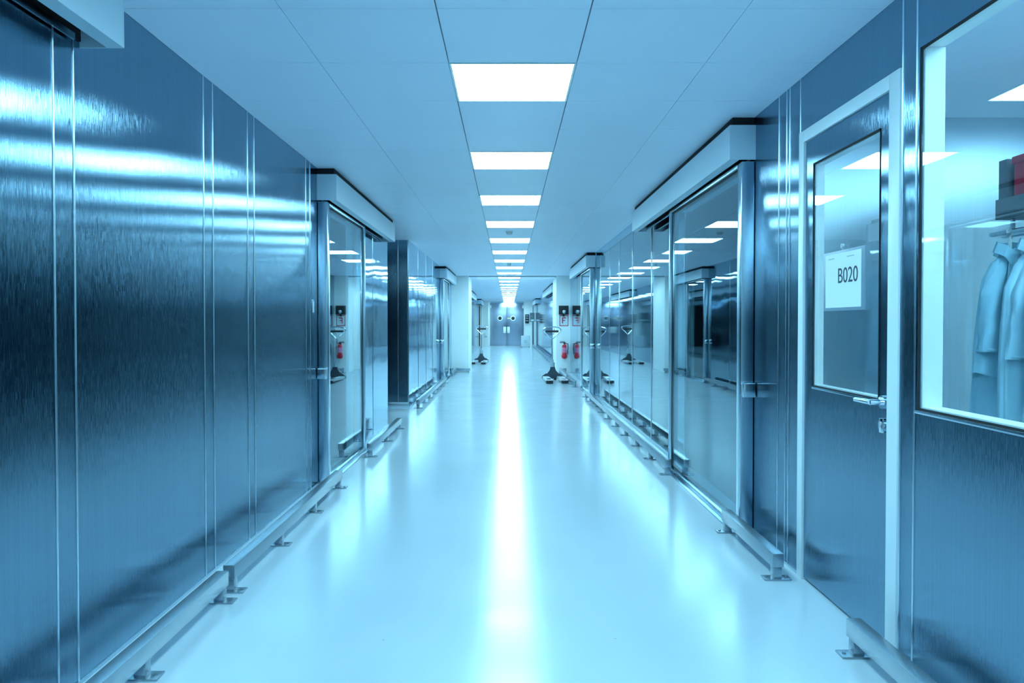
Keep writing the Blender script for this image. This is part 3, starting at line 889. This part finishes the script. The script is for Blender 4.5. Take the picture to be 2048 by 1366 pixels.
bumper(RX, 3.80, 4.72, 2, 'short steel bumper rail between steel door and right sliding door', 1)
bumper(RX, 6.44, 13.30, 10, 'long steel bumper rail along the glazed wall on the right', 1)
bumper(RX-0.02, 15.3, 19.7, 7, 'steel bumper rail on the right before the white column', 1)
bumper(RX, 22.6, 42.3, 16, 'farthest steel bumper rail on the right running to the end wall', 1)
cb = empty('column_bumper', (-1.32, 19.92, 0)); tag(cb, 'low steel bumper bar around the foot of the left white column', 'bumper rail')
MB().box(-0.20, 0.30, -0.06, -0.01, 0.05, 0.12, 0.003).build('bar', 'steel_rail', cb, True)
for q in (-0.15, 0.25): MB().box(q-0.02, q+0.02, -0.055, -0.015, 0, 0.05).build('post', 'steel_rail', cb)
cb = empty('column_bumper', (1.50, 19.92, 0)); tag(cb, 'low dark bumper bar in front of the right white column', 'bumper rail')
MB().box(-0.06, 0.04, -0.06, -0.01, 0.05, 0.12, 0.003).build('bar', 'steel_rail', cb, True)
for q in (-0.03, 0.02): MB().box(q-0.015, q+0.015, -0.055, -0.015, 0, 0.05).build('post', 'steel_rail', cb)

# ------------------------------------------------------------------ pallet trucks
def pallet_truck(loc, rz, label):
    t = empty('pallet_truck', loc, rz); tag(t, label, 'pallet truck', 'hand pallet trucks')
    for sx in (-1, 1):
        x = sx*0.168
        f = MB()
        f.prism([(-1.15, 0.055), (-1.05, 0.085), (0.0, 0.085), (0.0, 0.035), (-0.85, 0.04), (-1.1, 0.04)], 'x', x-0.074, x+0.074)
        fo = f.build('fork', 'fork', t)
        MB().cyl((x-0.045, -0.95, 0.037), (x+0.045, -0.95, 0.037), 0.037, n=18).build('load_roller', 'black', fo, True)
        MB().box(x-0.076, x+0.076, -1.158, -1.06, 0.012, 0.072, 0.008).build('fork_tip', 'black', fo, True)
        MB().box(x-0.05, x+0.05, -1.03, -0.7, 0.0855, 0.0875).build('wear_strip', 'chrome', fo)
    h = MB()
    h.prism([(-0.25, 0.03), (0.25, 0.03), (0.25, 0.09), (0.17, 0.15), (-0.17, 0.15), (-0.25, 0.09)], 'y', -0.02, 0.07)
    h.prism([(-0.13, 0.15), (0.13, 0.15), (0.07, 0.23), (0.05, 0.30), (-0.05, 0.30), (-0.07, 0.23)], 'y', -0.01, 0.045)
    h.build('frame', 'truck', t, True)
    p = MB(); p.cyl((0, 0.12, 0.14), (0, 0.12, 0.40), 0.06, n=20); p.cyl((0, 0.12, 0.40), (0, 0.12, 0.47), 0.035, n=16)
    p.box(-0.09, 0.09, 0.05, 0.17, 0.12, 0.20, 0.01)
    p.build('pump', 'greyplastic', t, True)
    for sx in (-1, 1):
        w_ = MB().cyl((sx*0.035, 0.14, 0.09), (sx*0.095, 0.14, 0.09), 0.09, n=24).build('steer_wheel', 'black', t, True)
        MB().cyl((sx*0.03, 0.14, 0.09), (sx*0.10, 0.14, 0.09), 0.04, n=16).build('hub', 'chrome', w_, True)
    MB().tube([(0, 0.14, 0.44), (0, 0.17, 0.7), (0, 0.19, 0.96)], 0.017, 12).build('tiller', 'steel_rail', t, True)
    loop = [(0.0, 0.19, 0.94), (0.08, 0.192, 1.02), (0.16, 0.195, 1.10), (0.205, 0.197, 1.14), (0.205, 0.198, 1.18), (0.15, 0.2, 1.215), (0.07, 0.2, 1.232), (0, 0.2, 1.235),
            (-0.07, 0.2, 1.232), (-0.15, 0.2, 1.215), (-0.205, 0.198, 1.18), (-0.205, 0.197, 1.14), (-0.16, 0.195, 1.10), (-0.08, 0.192, 1.02)]
    hl = MB().tube(loop, 0.014, 10, True).build('handle_loop', 'chrome', t, True)
    MB().tube([(-0.15, 0.197, 1.13), (0.15, 0.197, 1.13)], 0.024, 10).build('grip', 'black', hl, True)
    MB().tube([(0.05, 0.19, 1.2), (0.055, 0.17, 1.13), (0.02, 0.17, 1.05)], 0.006, 8).build('release_lever', 'black', hl, True)
    return t
pallet_truck((1.03, 17.35, 0), 0.03, 'hand pallet truck with dark forks parked by the right white column')
pallet_truck((-0.92, 25.0, 0), -0.05, 'hand pallet truck parked on the left beyond the white column')

# ------------------------------------------------------------------ fire point on the right column
FE = empty('fire_extinguisher', (1.49, COLY0-0.09, 0.37)); tag(FE, 'red fire extinguisher hanging on the right white column', 'extinguisher')
MB().lathe([(0.0, 0), (0.040, 0.004), (0.064, 0.022), (0.075, 0.06), (0.074, 0.085), (0.063, 0.112), (0.060, 0.13), (0.060, 0.33), (0.052, 0.365), (0.03, 0.385), (0.020, 0.39), (0.020, 0.40), (0, 0.40)], 28).build('cylinder', 'red', FE, True)
MB().lathe([(0.0602, 0.16), (0.0612, 0.161), (0.0612, 0.299), (0.0602, 0.30)], 28).build('instruction_label', 'redlabel', FE, True)
hd = MB().cyl((0, 0, 0.395), (0, 0, 0.44), 0.02, n=14)
hd.box(-0.12, 0.03, -0.012, 0.012, 0.425, 0.445, 0.003); hd.box(-0.11, 0.02, -0.012, 0.012, 0.455, 0.468, 0.003)
hd.build('valve', 'black', FE, True)
MB().tube([(0.02, 0, 0.42), (0.09, -0.01, 0.40), (0.10, -0.02, 0.30), (0.085, -0.02, 0.12)], 0.011, 10).build('hose', 'black', FE, True)
MB().box(-0.03, 0.03, 0.07, 0.09, 0.2, 0.42, 0.002).build('wall_bracket', 'chrome', FE, True)

FS = empty('fire_sign', (1.485, COLY0-0.001, 1.39)); tag(FS, 'white sign with red border and red letter F on the column', 'sign')
MB().box(-0.12, 0.12, -0.004, 0.0, -0.145, 0.145).build('plate', 'paper', FS)
f = MB()
f.box(-0.12, 0.12, -0.007, -0.004, 0.125, 0.145); f.box(-0.12, 0.12, -0.007, -0.004, -0.145, -0.125)
f.box(-0.12, -0.102, -0.007, -0.004, -0.125, 0.125); f.box(0.102, 0.12, -0.007, -0.004, -0.125, 0.125)
f.build('border', 'red', FS)
f = MB()
f.box(-0.05, -0.022, -0.007, -0.004, -0.075, 0.085); f.box(-0.022, 0.05, -0.007, -0.004, 0.058, 0.085); f.box(-0.022, 0.03, -0.007, -0.004, -0.005, 0.02)
f.build('letter', 'red', FS)

AB = empty('alarm_box', (1.475, COLY0-0.001, 1.66)); tag(AB, 'black alarm box with round lens above the fire sign', 'alarm box')
MB().box(-0.13, 0.13, -0.09, 0, -0.11, 0.13, 0.006).build('housing', 'black', AB, True)
MB().lathe([(0, 0), (0.055, 0), (0.05, 0.025), (0.03, 0.045), (0, 0.052)], 24).build('lens', 'chrome', AB, True)
AB.children[-1].rotation_euler = (PI/2, 0, 0); AB.children[-1].location = (0.01, -0.089, -0.03)
MB().cyl((0.0, -0.05, -0.11), (0.0, -0.05, -0.16), 0.03, n=14).build('cable_gland', 'black', AB, True)

# ------------------------------------------------------------------ equipment near the far end
CS = empty('control_post', (1.40, 42.6, 0)); tag(CS, 'grey control post with switch box near the far right corner', 'control post')
MB().box(-0.05, 0.05, -0.05, 0.05, 0.0, 1.42, 0.004).build('post', 'shelf', CS, True)
MB().box(-0.09, 0.09, -0.08, 0.08, 0, 0.015, 0.002).build('foot_plate', 'greyplastic', CS, True)
b_ = MB().box(-0.17, 0.09, -0.10, 0.06, 1.40, 1.92, 0.008).build('switch_box', 'shelf', CS, True)
MB().box(-0.13, 0.05, -0.106, -0.1, 1.44, 1.54, 0.002).build('display', 'paper', b_)
MB().cyl((-0.08, -0.1, 1.72), (-0.08, -0.12, 1.72), 0.025, n=14).build('button', 'greyplastic', b_, True)
MB().cyl((0.0, 0, 1.92), (0.0, 0, 2.4), 0.03, n=12).build('conduit', 'steel_rail', CS, True)
BX = empty('wall_box', (1.10, Y1-0.001, 1.32)); tag(BX, 'black wall box on the white end wall beside the control post', 'wall box')
MB().box(-0.12, 0.10, -0.10, 0, 0, 0.52, 0.006).build('housing', 'black', BX, True)
for q in (0.12, 0.27, 0.4): MB().box(-0.08, 0.06, -0.106, -0.1, q, q+0.06, 0.002).build('indicator', 'greyplastic', BX)
FB = empty('floor_cabinet', (0.93, 40.8, 0)); tag(FB, 'pale grey floor cabinet with round dial near the far doors', 'cabinet')
MB().box(-0.25, 0.25, -0.2, 0.2, 0.03, 0.64, 0.008).build('body', 'cabinet', FB, True)
MB().box(-0.235, 0.235, -0.206, -0.2, 0.05, 0.62, 0.003).build('front_panel', 'cabinet', FB, True)
MB().ring((0, -0.207, 0.33), 'y', 0.07, 0.012).build('dial', 'greyplastic', FB, True)
for q in (-0.2, 0.2): MB().box(q-0.025, q+0.025, -0.16, 0.16, 0, 0.03).build('foot', 'black', FB)
WS = empty('wall_unit', (-1.10, Y1-0.85, 0.62)); tag(WS, 'small white dispenser on the far left pilaster', 'dispenser')
MB().box(-0.08, 0.08, -0.12, -0.05, -0.12, 0.12, 0.01).build('body', 'white', WS, True)
MB().box(-0.05, 0.05, -0.124, -0.118, -0.1, -0.04, 0.002).build('nozzle_cover', 'greyplastic', WS, True)
WS.location = (-1.30, Y1-0.85, 0.62)

# ------------------------------------------------------------------ small fittings
for yk, lab in ((10.3, 'round smoke detector on the ceiling behind the fourth light'), (15.85, 'round smoke detector on the ceiling behind the seventh light'),
                (30.2, 'farthest small round smoke detector on the ceiling')):
    t = empty('smoke_detector', (0.01, yk, HT)); tag(t, lab, 'smoke detector', 'smoke detectors')
    MB().lathe([(0, 0.001), (0.055, 0.001), (0.055, -0.012), (0.05, -0.016), (0, -0.016)], 24).build('base', 'white', t, True)
    MB().lathe([(0, -0.016), (0.04, -0.016), (0.042, -0.034), (0.03, -0.046), (0, -0.048)], 24).build('sensing_head', 'greyplastic', t, True)

SP = empty('switch_plate', (XL, 5.95, 1.45)); tag(SP, 'small steel push switch plate beside the left sliding door', 'switch')
MB().box(0, 0.008, -0.03, 0.03, -0.06, 0.06, 0.002).build('plate', 'steel_trim', SP, True)
MB().box(0.008, 0.012, -0.018, 0.018, -0.045, 0.045, 0.002).build('rocker', 'housing', SP, True)
